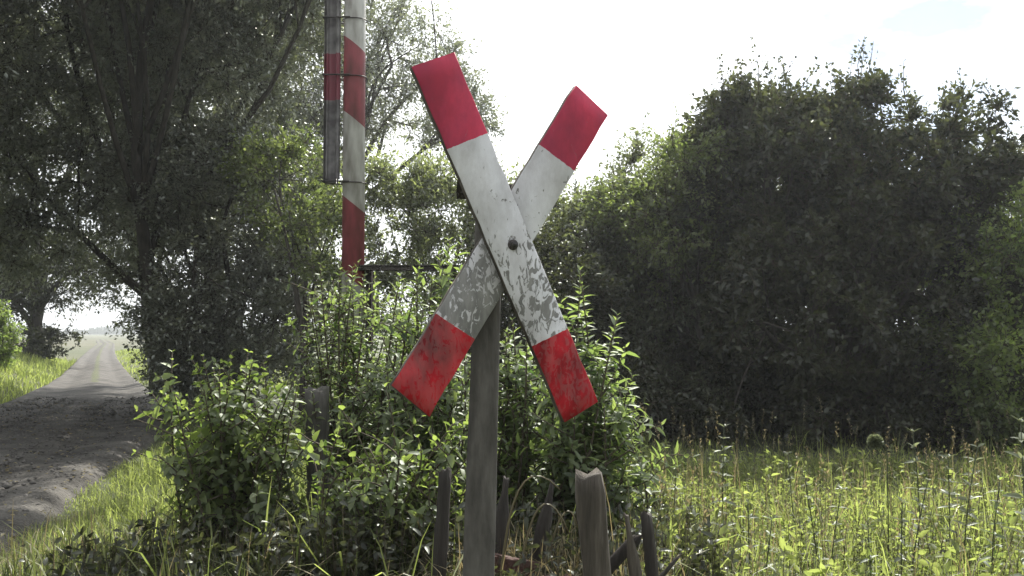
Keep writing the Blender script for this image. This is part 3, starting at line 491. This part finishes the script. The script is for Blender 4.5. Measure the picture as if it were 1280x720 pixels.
# tall single weeds in the meadow
WG = 'tall pale weeds standing up from the meadow'
def weed(px, pt, Yd, label, ln=.085, lean=None, npair=9, leafm='sage', xs_=1.0):
    lean = rng.normal() * .05 if lean is None else lean
    top = P(px, pt, Yd); bx, by = top.x - lean, Yd; z0 = float(height(bx, by)); root = empty('tall_weed', (bx, by, z0), label, 'weed', WG); o3 = np.array([bx, by, z0])
    gs = G(); pth = curve(o3 + np.array([0, 0, -.05]), np.array(top), 9, wob=.015); tube(gs, pth, np.linspace(.0055, .0025, 9), 5); gs.build('stem', M['sage'], root, origin=o3)
    gf = G()
    for k in range(npair):
        f = .32 + .68 * k / (npair - 1); x = f * 8; i0 = min(int(x), 7); p = pth[i0] + (pth[i0 + 1] - pth[i0]) * (x - i0); a = k * 1.57 + rng.normal() * .3
        sz = ln * (1.15 - .55 * f) * rng.uniform(.8, 1.15)
        for s_ in (0, math.pi):
            d = np.array([[math.cos(a + s_), math.sin(a + s_) * .8, rng.uniform(-.2, .8) + .4 * (k == npair - 1)]]); leaves(gf, p[None], d, np.array([[0, -.3, 1.]]) + rng.normal(size=(1, 3)) * .35, sz, sz * .36, 'leaf', droop=.25)
            leaves(gf, p[None] + d * .008, np.array([[math.cos(a + s_ + 1.3), math.sin(a + s_ + 1.3), .5]]) + rng.normal(size=(1, 3)) * .3, np.array([[0, -.25, 1.]]), sz * .6, sz * .25, 'leaf')
    gf.build('leaves', M[leafm], root, origin=o3)
weed(905, 534, 6.4, 'tall pale weed alone against the dark thicket at the left of the meadow', .10)
weed(1141, 541, 5.9, 'pale weed with a full top rosette, just right of the round seed head', .10)
weed(1222, 559, 5.7, 'pale weed with a broad flat top, second from the right edge', .10)
weed(1185, 572, 5.8, 'shorter pale weed between the two taller ones near the right edge', .09)
weed(1276, 528, 4.6, 'largest pale weed, partly cut off by the right edge', .13)
weed(1128, 628, 4.9, 'low dark-stemmed weed in front of the pale ones, below the seed head', .08, npair=6)
weed(1052, 612, 5.4, 'small pale weed in the middle of the meadow', .085, npair=6)
weed(868, 645, 4.9, 'small weed near the short dark stake', .08, npair=6)
weed(935, 628, 5.2, 'leafy weed in the meadow below the tallest lone weed', .08, npair=6)
weed(1160, 600, 5.2, 'leaning weed between the two pale ones by the seed head', .07, lean=.12, npair=8)
weed(1005, 590, 5.6, 'slim green weed leaning left in the middle of the meadow', .06, lean=-.10, npair=8, leafm='dogwood')
weed(1250, 600, 5.0, 'bushy green weed low at the right edge of the meadow', .09, lean=.05, npair=10, leafm='dogwood')
weed(965, 650, 4.7, 'green weed low in the front of the meadow, left of the small pale one', .08, lean=.08, npair=7, leafm='dogwood')
weed(1085, 660, 4.6, 'green weed at the bottom edge below the middle of the meadow', .08, lean=-.06, npair=7, leafm='dogwood')
weed(845, 585, 6.6, 'small green weed at the back left corner of the meadow beside the shrub', .07, lean=.05, npair=7, leafm='dogwood')
weed(985, 566, 7.0, 'thin weed on the back edge of the meadow', .06, npair=7)
top = P(1094, 552, 5.9); bx = top.x + .07; z0 = float(height(bx, 5.9)); o3 = np.array([bx, 5.9, z0])
root = empty('seed_head_stalk', o3, 'thin stalk with a pale round nodding seed head in the meadow', 'weed')
gs = G(); tube(gs, [o3 + [0, 0, -.05], o3 + [0, 0, .4], np.array([bx, 5.9, top.z - .06]), np.array([bx - .02, 5.9, top.z - .01]), np.array(top)], [.004, .0035, .003, .0028, .0025], 5); gs.build('stem', M['sage'], root, origin=o3)
gf = G(); n = 420; d = randdir(n); leaves(gf, np.array(top) + d * .006, d, randdir(n), .045, .016, 'diamond'); gf.build('seed_head', M['sage'], root, origin=o3)

# bare dry stems arching in the undergrowth near the rubble
for k, (a, b, c_, lab) in enumerate([((622, 700), (640, 600), (700, 612), 'pale dry stem arching over the brick rubble just right of the sign post'), ((640, 690), (668, 618), (712, 668), 'short dry stem bent to the right across the bricks'),
                                     ((665, 700), (700, 635), (722, 660), 'dry stem leaning on the thick stake')]):
    g = G(); pa, pb, pc = [np.array(P(*q_, 4.05 + .1 * k)) for q_ in (a, b, c_)]; pa[2] = float(height(pa[0], pa[1])) - .02
    t = np.linspace(0, 1, 12)[:, None]; pt_ = (1 - t) ** 2 * pa + 2 * t * (1 - t) * (pb * 1.6 - pa * .3 - pc * .3) + t * t * pc; tube(g, pt_, np.linspace(.006, .003, 12), 5)
    tag(g.build('dry_stem', M['dry'], smooth=True), lab, 'dry stem', 'dry stems near the bricks')

# ------------------------------------------------------------------ stakes
def rough_prism(g, pa, pb, wx, wy, n=14, sides=10, square=False, rough=.10, top='flat', taper=1.0):
    pa, pb = np.array(pa, float), np.array(pb, float); t = unit(pb - pa); a = unit(np.cross(t, [0, 1, 0])); b = np.cross(a, t)
    th = np.linspace(0, 2 * math.pi, sides, endpoint=False) + (math.pi / sides if square else 0); cs, sn = np.cos(th), np.sin(th)
    if square: k_ = np.maximum(np.abs(cs), np.abs(sn)) ** .85; cs, sn = cs / k_, sn / k_
    side_n = 1 + rng.normal(size=sides) * rough; v = []; fr = np.linspace(0, 1, n)
    for f in fr:
        k = (1 + (taper - 1) * f) * (1 + .05 * math.sin(f * 9 + sides))
        if top == 'point' and f > .75: k *= max(.35, (1 - f) / .25)
        if top == 'round' and f > .93: k *= .86
        rr = side_n * (1 + rng.normal(size=sides) * rough * .35) * k
        ring = pa + (pb - pa) * f + (cs * rr)[:, None] * a * wx / 2 + (sn * rr)[:, None] * b * wy / 2
        if f == 1: ring = ring + t * (rng.normal(size=(sides, 1)) * .014)
        v.append(ring)
    v.append((v[-1].mean(0) + t * .004)[None]); i = np.arange(n - 1)[:, None] * sides; j = np.arange(sides)[None]; k = (j + 1) % sides; m_ = (n - 1) * sides
    g.add(np.concatenate(v), [np.stack([i + j, i + k, i + sides + k, i + sides + j], -1).reshape(-1, 4), np.stack([m_ + np.arange(sides), m_ + (np.arange(sides) + 1) % sides, np.full(sides, m_ + sides)], -1)])
def stake(tp_, bot, Yd, wpx, m, label, name='wooden_stake', cat='stake', **k):
    a, b = P(*tp_, Yd), P(*bot, Yd); d = (b - a); zt = float(height(b.x, b.y)) - .12; b = a + d * ((zt - a.z) / d.z) if d.z < -.02 else b
    g = G(); wm = wpx / F * Yd; rough_prism(g, b, a, wm, wm * k.pop('dep', .9), **k); o = g.build(name, M[m], smooth=False, origin=tuple(b)); o.location = b
    return tag(o, label, cat, 'weathered stakes of the fallen fence')
stake((735, 594), (748, 740), 3.8, 34, 'wood', 'thickest weathered stake with a rounded top, right of the sign post', square=True, top='round', sides=12)
stake((808, 645), (817, 730), 3.9, 16, 'darkwood', 'short dark square stake at the left edge of the meadow', square=True, sides=8)
stake((783, 643), (797, 735), 3.85, 18, 'wood', 'narrow pointed grey stake beside the short dark square one', top='point', sides=7, dep=.5)
stake((796, 672), (745, 728), 3.95, 15, 'darkwood', 'slanting broken board propped between the thick stake and the pointed one', sides=7, dep=.5)
stake((846, 698), (815, 735), 3.8, 14, 'darkwood', 'splintered stub leaning right, lowest of the stakes', sides=7, top='point')
stake((396, 486), (398, 700), 6.0, 26, 'post', 'blunt grey post half hidden in the shrubs left of the sign', name='short_post', cat='post', square=True, sides=12)
stake((557, 588), (549, 720), 4.2, 20, 'darkwood', 'dark rotten stake just left of the sign post', sides=9, rough=.16, taper=.7)
stake((633, 598), (622, 700), 4.3, 22, 'darkwood', 'dark leaning stake just right of the sign post', top='point', sides=8)
stake((691, 602), (668, 720), 4.35, 18, 'darkwood', 'thin slanting stake among the bricks', top='point', sides=7)

# old bricks heaped between the post and the thick stake
def brick(c, rot, label, mm='brick'):
    import bmesh
    bm = bmesh.new(); bmesh.ops.create_cube(bm, size=1); bmesh.ops.scale(bm, vec=(.24, .115, .071), verts=bm.verts)
    bmesh.ops.bevel(bm, geom=bm.edges[:], offset=.006, segments=2, affect='EDGES'); bmesh.ops.subdivide_edges(bm, edges=[e for e in bm.edges if e.calc_length() > .05], cuts=2, use_grid_fill=True)
    for v in bm.verts: v.co += Vector(rng.normal(size=3) * .0016)
    me = bpy.data.meshes.new('brick'); bm.to_mesh(me); bm.free(); me.materials.append(M[mm]); o = bpy.data.objects.new('brick', me); C.objects.link(o)
    o.location = c; o.rotation_euler = rot; tag(o, label, 'brick', 'old bricks heaped by the sign post')
YR = 4.15; bx0 = at(668, YR); hz = float(height(bx0, YR)) + .02
rows_ = [('lowest', [(-.20, 0, .1), (.06, -.02, -.12), (.26, .03, .4), (0, .13, 1.5)]), ('second', [(-.15, .02, .3), (.10, .03, -.1)]), ('third', [(-.17, .02, -.15), (.07, .0, .25)]), ('top', [(-.10, .03, .6)])]
where = [['left', 'middle', 'far right', 'crosswise at the back'], ['left', 'right'], ['left', 'right'], ['tilted']]
for k, (nm, row) in enumerate(rows_):
    for q_, (dx, dy, rz) in enumerate(row):
        lab = 'tilted topmost red brick of the heap by the sign post' if nm == 'top' else 'old red brick in the %s layer of the heap, %s' % (nm, where[k][q_])
        brick((bx0 + dx, YR + dy, hz + .02 + k * .077), (rng.normal() * .03, rng.normal() * .03 + (.25 if nm == 'top' else 0), rz), lab)

# ------------------------------------------------------------------ railway barrier with its raised striped boom
def stripe_mat():
    m, n, l = mat('boom_stripes'); t = n.new('ShaderNodeTexCoord'); sp = n.new('ShaderNodeSeparateXYZ'); l.new(t.outputs['Object'], sp.inputs[0])
    # slanted red and white bands: phase = z + slope * x
    k = n.new('ShaderNodeMath'); k.operation = 'MULTIPLY_ADD'; k.inputs[1].default_value = BOOM_SLOPE; l.new(sp.outputs['X'], k.inputs[0]); l.new(sp.outputs['Z'], k.inputs[2])
    d = n.new('ShaderNodeMath'); d.operation = 'MULTIPLY_ADD'; d.inputs[1].default_value = 1 / BOOM_PERIOD; d.inputs[2].default_value = BOOM_PHASE; l.new(k.outputs[0], d.inputs[0])
    f = n.new('ShaderNodeMath'); f.operation = 'FRACT'; l.new(d.outputs[0], f.inputs[0]); c_ = n.new('ShaderNodeMath'); c_.operation = 'LESS_THAN'; c_.inputs[1].default_value = .47; l.new(f.outputs[0], c_.inputs[0])
    z = n.new('ShaderNodeTexNoise'); z.inputs['Scale'].default_value = 14; z.inputs['Detail'].default_value = 6
    mpn = n.new('ShaderNodeMapping'); mpn.inputs['Scale'].default_value = (1, 1, .3); l.new(t.outputs['Object'], mpn.inputs[0]); l.new(mpn.outputs[0], z.inputs[0])
    rw = n.new('ShaderNodeValToRGB'); e = rw.color_ramp.elements; e[0].position = .3; e[0].color = (.22, .21, .19, 1); e[1].position = .62; e[1].color = (.47, .47, .45, 1); l.new(z.outputs[0], rw.inputs[0])
    rd = n.new('ShaderNodeValToRGB'); e = rd.color_ramp.elements; e[0].position = .3; e[0].color = (.11, .03, .03, 1); e[1].position = .65; e[1].color = (.27, .055, .07, 1); l.new(z.outputs[0], rd.inputs[0])
    mm = n.new('ShaderNodeMix'); mm.data_type = 'RGBA'; l.new(c_.outputs[0], mm.inputs[0]); l.new(rw.outputs[0], mm.inputs[6]); l.new(rd.outputs[0], mm.inputs[7])
    p = n.new('ShaderNodeBsdfPrincipled'); p.inputs['Roughness'].default_value = .6; l.new(mm.outputs[2], p.inputs['Base Color']); o = n.new('ShaderNodeOutputMaterial'); l.new(p.outputs[0], o.inputs[0]); return m
YB = 7.2
def zb(py): return P(440, py, YB).z
bz = float(height(at(441, YB), YB)); bxw = at(441, YB); bw = 28 / F * YB
# red: 47..~125(left 75->140 right); white to 232; red 250..325
BOOM_SLOPE = 0.80                     # rise in z per unit x (bands fall to the right)
BOOM_PERIOD = zb(56) - zb(255) ; BOOM_PHASE = 0.0
zc_top = zb(56)                                      # top edge of the red band at the boom's middle line
BOOM_PHASE = (.47 - ((zc_top - bz) / BOOM_PERIOD) % 1) % 1
bar = empty('railway_barrier', (bxw, YB, bz), 'old railway barrier with its red and white striped boom raised upright among the shrubs', 'barrier')
def box(g, x0, x1, y0, y1, z0, z1, bev=.0, mi=0):
    b = bev; v = []
    for z, i_ in ((z0, b), (z0 + b, 0), (z1 - b, 0), (z1, b)):
        for (sx, sy) in ((0, 0), (1, 0), (1, 1), (0, 1)):
            xa, xb, ya, yb = x0 + i_, x1 - i_, y0 + i_, y1 - i_
            for (ox, oy) in (((b, 0), (0, b)) if (sx, sy) == (0, 0) else ((0, b), (-b, 0)) if (sx, sy) == (1, 0) else ((-b, 0), (0, -b)) if (sx, sy) == (1, 1) else ((0, -b), (b, 0))):
                v.append(((xb if sx else xa) + ox, (yb if sy else ya) + oy, z))
    n = 8; f = [np.array([[r * n + j, r * n + (j + 1) % n, (r + 1) * n + (j + 1) % n, (r + 1) * n + j] for r in range(3) for j in range(n)]), np.array([list(range(7, -1, -1))]), np.array([[24 + j for j in range(8)]])]
    g.add(v, f, mi=mi)
# boom: eight-sided hollow-looking tube, slightly tapering, local coordinates
g = G(); hb = zb(-330) - bz
tube(g, [(0, 0, .95), (0, 0, hb)], [bw * .52, bw * .46], 20); bo = g.build('boom', stripe_mat(), bar, smooth=False)
for p_ in bo.data.polygons: p_.use_smooth = len(p_.vertices) == 4
def casing_mat():
    m, n, l = mat('channel_paint'); t = n.new('ShaderNodeTexCoord'); sp = n.new('ShaderNodeSeparateXYZ'); l.new(t.outputs['Object'], sp.inputs[0])
    a = n.new('ShaderNodeMath'); a.operation = 'COMPARE'; a.inputs[1].default_value = (zb(98) - bz); a.inputs[2].default_value = (zb(70) - zb(128)) / 2; l.new(sp.outputs['Z'], a.inputs[0])
    z = n.new('ShaderNodeTexNoise'); z.inputs['Scale'].default_value = 12; l.new(t.outputs['Object'], z.inputs[0])
    rw = n.new('ShaderNodeValToRGB'); e = rw.color_ramp.elements; e[0].position = .35; e[0].color = (.07, .065, .065, 1); e[1].position = .65; e[1].color = (.19, .185, .18, 1); l.new(z.outputs[0], rw.inputs[0])
    mm = n.new('ShaderNodeMix'); mm.data_type = 'RGBA'; l.new(a.outputs[0], mm.inputs[0]); l.new(rw.outputs[0], mm.inputs[6]); mm.inputs[7].default_value = (.17, .035, .05, 1)
    p = n.new('ShaderNodeBsdfPrincipled'); p.inputs['Roughness'].default_value = .5; l.new(mm.outputs[2], p.inputs['Base Color']); o = n.new('ShaderNodeOutputMaterial'); l.new(p.outputs[0], o.inputs[0]); return m
ch0, ch1 = at(403.5, YB) - bxw, at(423, YB) - bxw
g = G(); zc0, zc1 = zb(230) - bz, zb(-330) - bz
box(g, ch0, ch0 + .098, -.045, .045, zc0, zc1, .006); box(g, ch0 + .092, ch0 + .126, -.068, -.048, zc0 + .03, zc1, .003); box(g, ch0 + .02, ch0 + .035, -.055, -.047, zc0 + .03, zc1, .002)
g.build('folded_skirt_rail', casing_mat(), bar)
for pyc in (26, 97, 229):
    g = G(); zcl = zb(pyc) - bz; th = np.linspace(0, 2 * math.pi, 25); pp = np.stack([np.cos(th) * (bw * .5 + .008), np.sin(th) * (bw * .5 + .008), np.full(25, zcl) + .004 * np.sin(th)], -1)
    tube(g, pp, .004, 6, cap=False); tube(g, [(ch0 - .004, -.052, zcl + .01), (-.02, -bw * .5 - .012, zcl)], .006, 6); tube(g, [(ch0 - .004, .05, zcl + .01), (-.02, bw * .5 + .012, zcl)], .006, 6)
    tube(g, [(ch0 - .004, -.054, zcl + .01), (ch0 - .006, .052, zcl + .01)], .006, 6); g.build('clamp', M['iron'], bar)
g = G(); box(g, -.17, .05, -.11, .11, .0, .95, .012); g.build('stand', M['iron'], bar)
g = G(); box(g, -.13, .14, -.10, .10, .953, 1.16, .02); g.build('pivot_head', M['iron'], bar)
g = G(); tube(g, [(-.22, 0, 1.06), (.30, 0, 1.06)], .035, 12); g.build('axle', M['iron'], bar)
zr = zb(334) - bz; g = G(); box(g, .095, .145, -.03, .03, 0, zr + .01, .006); g.build('bracket_post', M['iron'], bar)
g = G(); box(g, .05, .78, -.085, -.035, zr - .03, zr + .012, .006); g.build('cross_arm', M['darkwood'], bar)
g = G(); box(g, .70, .76, -.03, .03, 0, zr - .032, .006); g.build('bracket_post', M['darkwood'], bar)

# ------------------------------------------------------------------ crossing sign
YS = 3.1; yaw = R(21)
pc = P(640, 306, YS); nrm = Vector((math.sin(yaw), -math.cos(yaw), 0)); ux = Vector((math.cos(yaw), math.sin(yaw), 0)); uz = Vector((0, 0, 1))
def onplane(px, py, off=0.0):
    d = ray(px, py); o = Vector((0, 0, CAMZ)); c0 = pc - nrm * off; t = (c0 - o).dot(nrm) / d.dot(nrm); q_ = o + d * t - c0; return np.array([q_.dot(ux), q_.dot(uz)])
zs0 = float(height(at(601, YS), YS)); sign = empty('crossing_sign', (pc.x, pc.y, zs0), 'weathered red and white diagonal cross on a grey post at the level crossing', 'sign')
def board_mat(u0, u1, seed, grey_lo, name):
    m, n, l = mat(name); at_ = n.new('ShaderNodeAttribute'); at_.attribute_name = 'rnd'; t = n.new('ShaderNodeTexCoord')
    def math_(op, a, b=None, c=None):
        k = n.new('ShaderNodeMath'); k.operation = op
        for i_, v in enumerate((a, b, c)):
            if v is None: continue
            if hasattr(v, 'links') or hasattr(v, 'is_linked'): l.new(v, k.inputs[i_])
            else: k.inputs[i_].default_value = v
        return k.outputs[0]
    def noise(s_, d, off=0, st=(1, 1, 1), r_=.6, dist=0):
        mpn = n.new('ShaderNodeMapping'); mpn.inputs['Location'].default_value = (off, off, off); mpn.inputs['Scale'].default_value = st; l.new(t.outputs['Object'], mpn.inputs[0])
        z = n.new('ShaderNodeTexNoise'); z.inputs['Scale'].default_value = s_; z.inputs['Detail'].default_value = d; z.inputs['Roughness'].default_value = r_; z.inputs['Distortion'].default_value = dist; l.new(mpn.outputs[0], z.inputs[0]); return z.outputs[0]
    u = at_.outputs['Fac']; wob = math_('MULTIPLY_ADD', noise(60, 2), .006, -.003); uu = math_('ADD', u, wob)
    isred = math_('MAXIMUM', math_('LESS_THAN', uu, u0), math_('GREATER_THAN', uu, u1))
    # grey patches: spread towards the lower half of the board
    wr = n.new('ShaderNodeMapRange'); l.new(u, wr.inputs[0]); wr.inputs[1].default_value = .30; wr.inputs[2].default_value = .66; wr.inputs[3].default_value = -.07; wr.inputs[4].default_value = grey_lo
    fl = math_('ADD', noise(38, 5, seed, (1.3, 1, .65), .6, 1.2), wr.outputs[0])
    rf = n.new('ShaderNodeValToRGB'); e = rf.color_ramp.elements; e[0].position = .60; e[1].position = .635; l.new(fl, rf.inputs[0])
    grey_mask = math_('MULTIPLY', rf.outputs[0], math_('SUBTRACT', 1.0, math_('MULTIPLY', isred, .8)))
    white = n.new('ShaderNodeValToRGB'); e = white.color_ramp.elements; e[0].position = .3; e[0].color = (.60, .61, .65, 1); e[1].position = .65; e[1].color = (.76, .77, .82, 1); l.new(noise(7, 6, 3), white.inputs[0])
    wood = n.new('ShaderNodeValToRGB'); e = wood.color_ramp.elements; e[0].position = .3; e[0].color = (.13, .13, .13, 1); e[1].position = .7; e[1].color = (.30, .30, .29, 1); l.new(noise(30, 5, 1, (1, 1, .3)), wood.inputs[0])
    red = n.new('ShaderNodeValToRGB'); e = red.color_ramp.elements; e[0].position = .33; e[0].color = (.17, .010, .014, 1); e[1].position = .60; e[1].color = (.62, .018, .034, 1); l.new(noise(9, 5, seed + 4, (1, 1, .6)), red.inputs[0])
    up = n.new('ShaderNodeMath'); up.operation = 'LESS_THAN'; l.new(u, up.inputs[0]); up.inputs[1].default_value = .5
    glare_tint = n.new('ShaderNodeMix'); glare_tint.data_type = 'RGBA'; l.new(math_('MULTIPLY', up.outputs[0], .6), glare_tint.inputs[0]); l.new(red.outputs[0], glare_tint.inputs[6]); glare_tint.inputs[7].default_value = (.54, .075, .16, 1)  # upper red ends tinted pinker, veiling glare put into the paint colour
    a = n.new('ShaderNodeMix'); a.data_type = 'RGBA'; l.new(isred, a.inputs[0]); l.new(white.outputs[0], a.inputs[6]); l.new(glare_tint.outputs[2], a.inputs[7])
    gr = n.new('ShaderNodeValToRGB'); e = gr.color_ramp.elements; e[0].position = .42; e[0].color = (.62, .60, .58, 1); e[1].position = .60; e[1].color = (1, 1, 1, 1); l.new(noise(5, 8, seed + 9, (1, 1, .45), .7), gr.inputs[0])
    gm = n.new('ShaderNodeMix'); gm.data_type = 'RGBA'; gm.blend_type = 'MULTIPLY'; gm.inputs[0].default_value = .75; l.new(a.outputs[2], gm.inputs[6]); l.new(gr.outputs[0], gm.inputs[7])
    b = n.new('ShaderNodeMix'); b.data_type = 'RGBA'; l.new(grey_mask, b.inputs[0]); l.new(gm.outputs[2], b.inputs[6]); l.new(wood.outputs[0], b.inputs[7])
    p = n.new('ShaderNodeBsdfPrincipled'); p.inputs['Roughness'].default_value = .65; p.inputs['Specular IOR Level'].default_value = .2; l.new(b.outputs[2], p.inputs['Base Color'])
    bp = n.new('ShaderNodeBump'); bp.inputs['Strength'].default_value = .5; bp.inputs['Distance'].default_value = .002; bp.invert = True; l.new(grey_mask, bp.inputs['Height']); l.new(bp.outputs[0], p.inputs['Normal'])
    o = n.new('ShaderNodeOutputMaterial'); l.new(p.outputs[0], o.inputs[0]); return m
def board(c, redtop, redbot, off, thick, seed, grey_amount, name):
    """c: four corners in the photograph (top-left, top-right, bottom-right, bottom-left); a sawn plank of real thickness"""
    q_ = [onplane(*k, off) for k in c]; u0p = (onplane(*redtop[0], off) + onplane(*redtop[1], off)) / 2; u1p = (onplane(*redbot[0], off) + onplane(*redbot[1], off)) / 2
    tm, bm_ = (q_[0] + q_[1]) / 2, (q_[3] + q_[2]) / 2; ax = bm_ - tm; LL = np.linalg.norm(ax); ax /= LL; u0 = (u0p - tm) @ ax / LL; u1 = (u1p - tm) @ ax / LL
    g = G(); n = 24; fr = np.linspace(0, 1, n); v = []; r = []
    for f in fr:
        l_ = q_[0] + (q_[3] - q_[0]) * f; r_ = q_[1] + (q_[2] - q_[1]) * f; w_ = unit(r_ - l_); e_ = .003
        nk = rng.normal(size=2) * .0012; l_ = l_ + w_ * nk[0]; r_ = r_ + w_ * nk[1]
        for (pt, dep) in ((l_ + w_ * e_, 0), (r_ - w_ * e_, 0), (r_, e_), (r_, thick), (l_, thick), (l_, e_)):
            v.append(pc + ux * pt[0] + uz * pt[1] - nrm * (off + dep) - Vector((pc.x, pc.y, zs0))); r.append(((pt - tm) @ ax) / LL)
    v = np.array([list(k) for k in v]); i = np.arange(n - 1)[:, None] * 6; j = np.arange(6)[None]; k = (j + 1) % 6
    g.add(v, [np.stack([i + j, i + sides_(k), i + 6 + k, i + 6 + j], -1).reshape(-1, 4), np.arange(6)[None, ::-1], (np.arange(6) + (n - 1) * 6)[None]], np.array(r))
    mi = g.m[0].reshape(n - 1, 6); mi[:, [2, 3, 4]] = 1; g.m[1][:] = 1; g.m[2][:] = 1
    return g.build('board', [board_mat(u0, u1, seed, grey_amount, name), M['wood']], sign)
def sides_(k): return k
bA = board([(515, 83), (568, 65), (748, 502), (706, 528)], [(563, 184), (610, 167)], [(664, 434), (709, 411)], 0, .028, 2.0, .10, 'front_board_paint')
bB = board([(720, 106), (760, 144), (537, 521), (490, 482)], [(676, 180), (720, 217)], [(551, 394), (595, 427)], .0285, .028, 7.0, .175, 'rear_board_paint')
bA['label'] = 'front board leaning from upper left to lower right'; bB['label'] = 'rear board with grey patches in its paint, leaning from upper right to lower left'
O3 = Vector((pc.x, pc.y, zs0))
def sp3(px, py, off): a = onplane(px, py, off); return pc + ux * a[0] + uz * a[1] - nrm * off - O3
# bolt
g = G(); a = sp3(641, 306, 0)
tube(g, [a - nrm * .002, a + nrm * .004], [.017, .017], 16); tube(g, [a + nrm * .0045, a + nrm * .016], [.011, .0105], 6); g.build('bolt', M['iron'], sign)
# post, leaning slightly
pt = sp3(612, 262, .060 + .047); pb_ = sp3(598, 720, .060 + .047); dz = (pb_ - pt); pbot = pt + dz * ((-.2 - pt.z) / dz.z)
g = G(); rough_prism(g, pbot, pt, .099, .09, n=24, sides=16, square=True, rough=.012, taper=.96); g.build('post', M['post'], sign)
# batten and iron strap that hold the boards to the post; its end shows left of the front board
g = G(); b1, b2 = sp3(572, 236, .058 + .012), sp3(690, 246, .058 + .012); rough_prism(g, b1, b2, .06, .022, n=6, sides=8, square=True, rough=.02); g.build('batten', M['darkwood'], sign)
g = G(); w0 = sp3(546, 74, .03); w1 = sp3(530, -60, .03)
tube(g, [w0 + Vector((0, 0, -.06)), w0, w0 * .6 + w1 * .4 + Vector((.006, 0, 0)), w1], [.003, .0025, .002, .0018], 5); g.build('wire_end', M['iron'], sign)

# ------------------------------------------------------------------ the air
g = G(); box(g, -10500, 8500, -1200, 9500, -25, 95); hz_ = g.build('haze', [])
hm = bpy.data.materials.new('haze_air'); hm.use_nodes = True; hn = hm.node_tree; hn.nodes.clear()
pv = hn.nodes.new('ShaderNodeVolumePrincipled'); pv.inputs['Color'].default_value = (.90, .95, 1, 1); pv.inputs['Density'].default_value = .0009; pv.inputs['Anisotropy'].default_value = .5
ho = hn.nodes.new('ShaderNodeOutputMaterial'); hn.links.new(pv.outputs[0], ho.inputs['Volume']); hz_.data.materials.append(hm)
tag(hz_, 'thin bright summer haze lying over the fields', 'haze', kind='stuff')
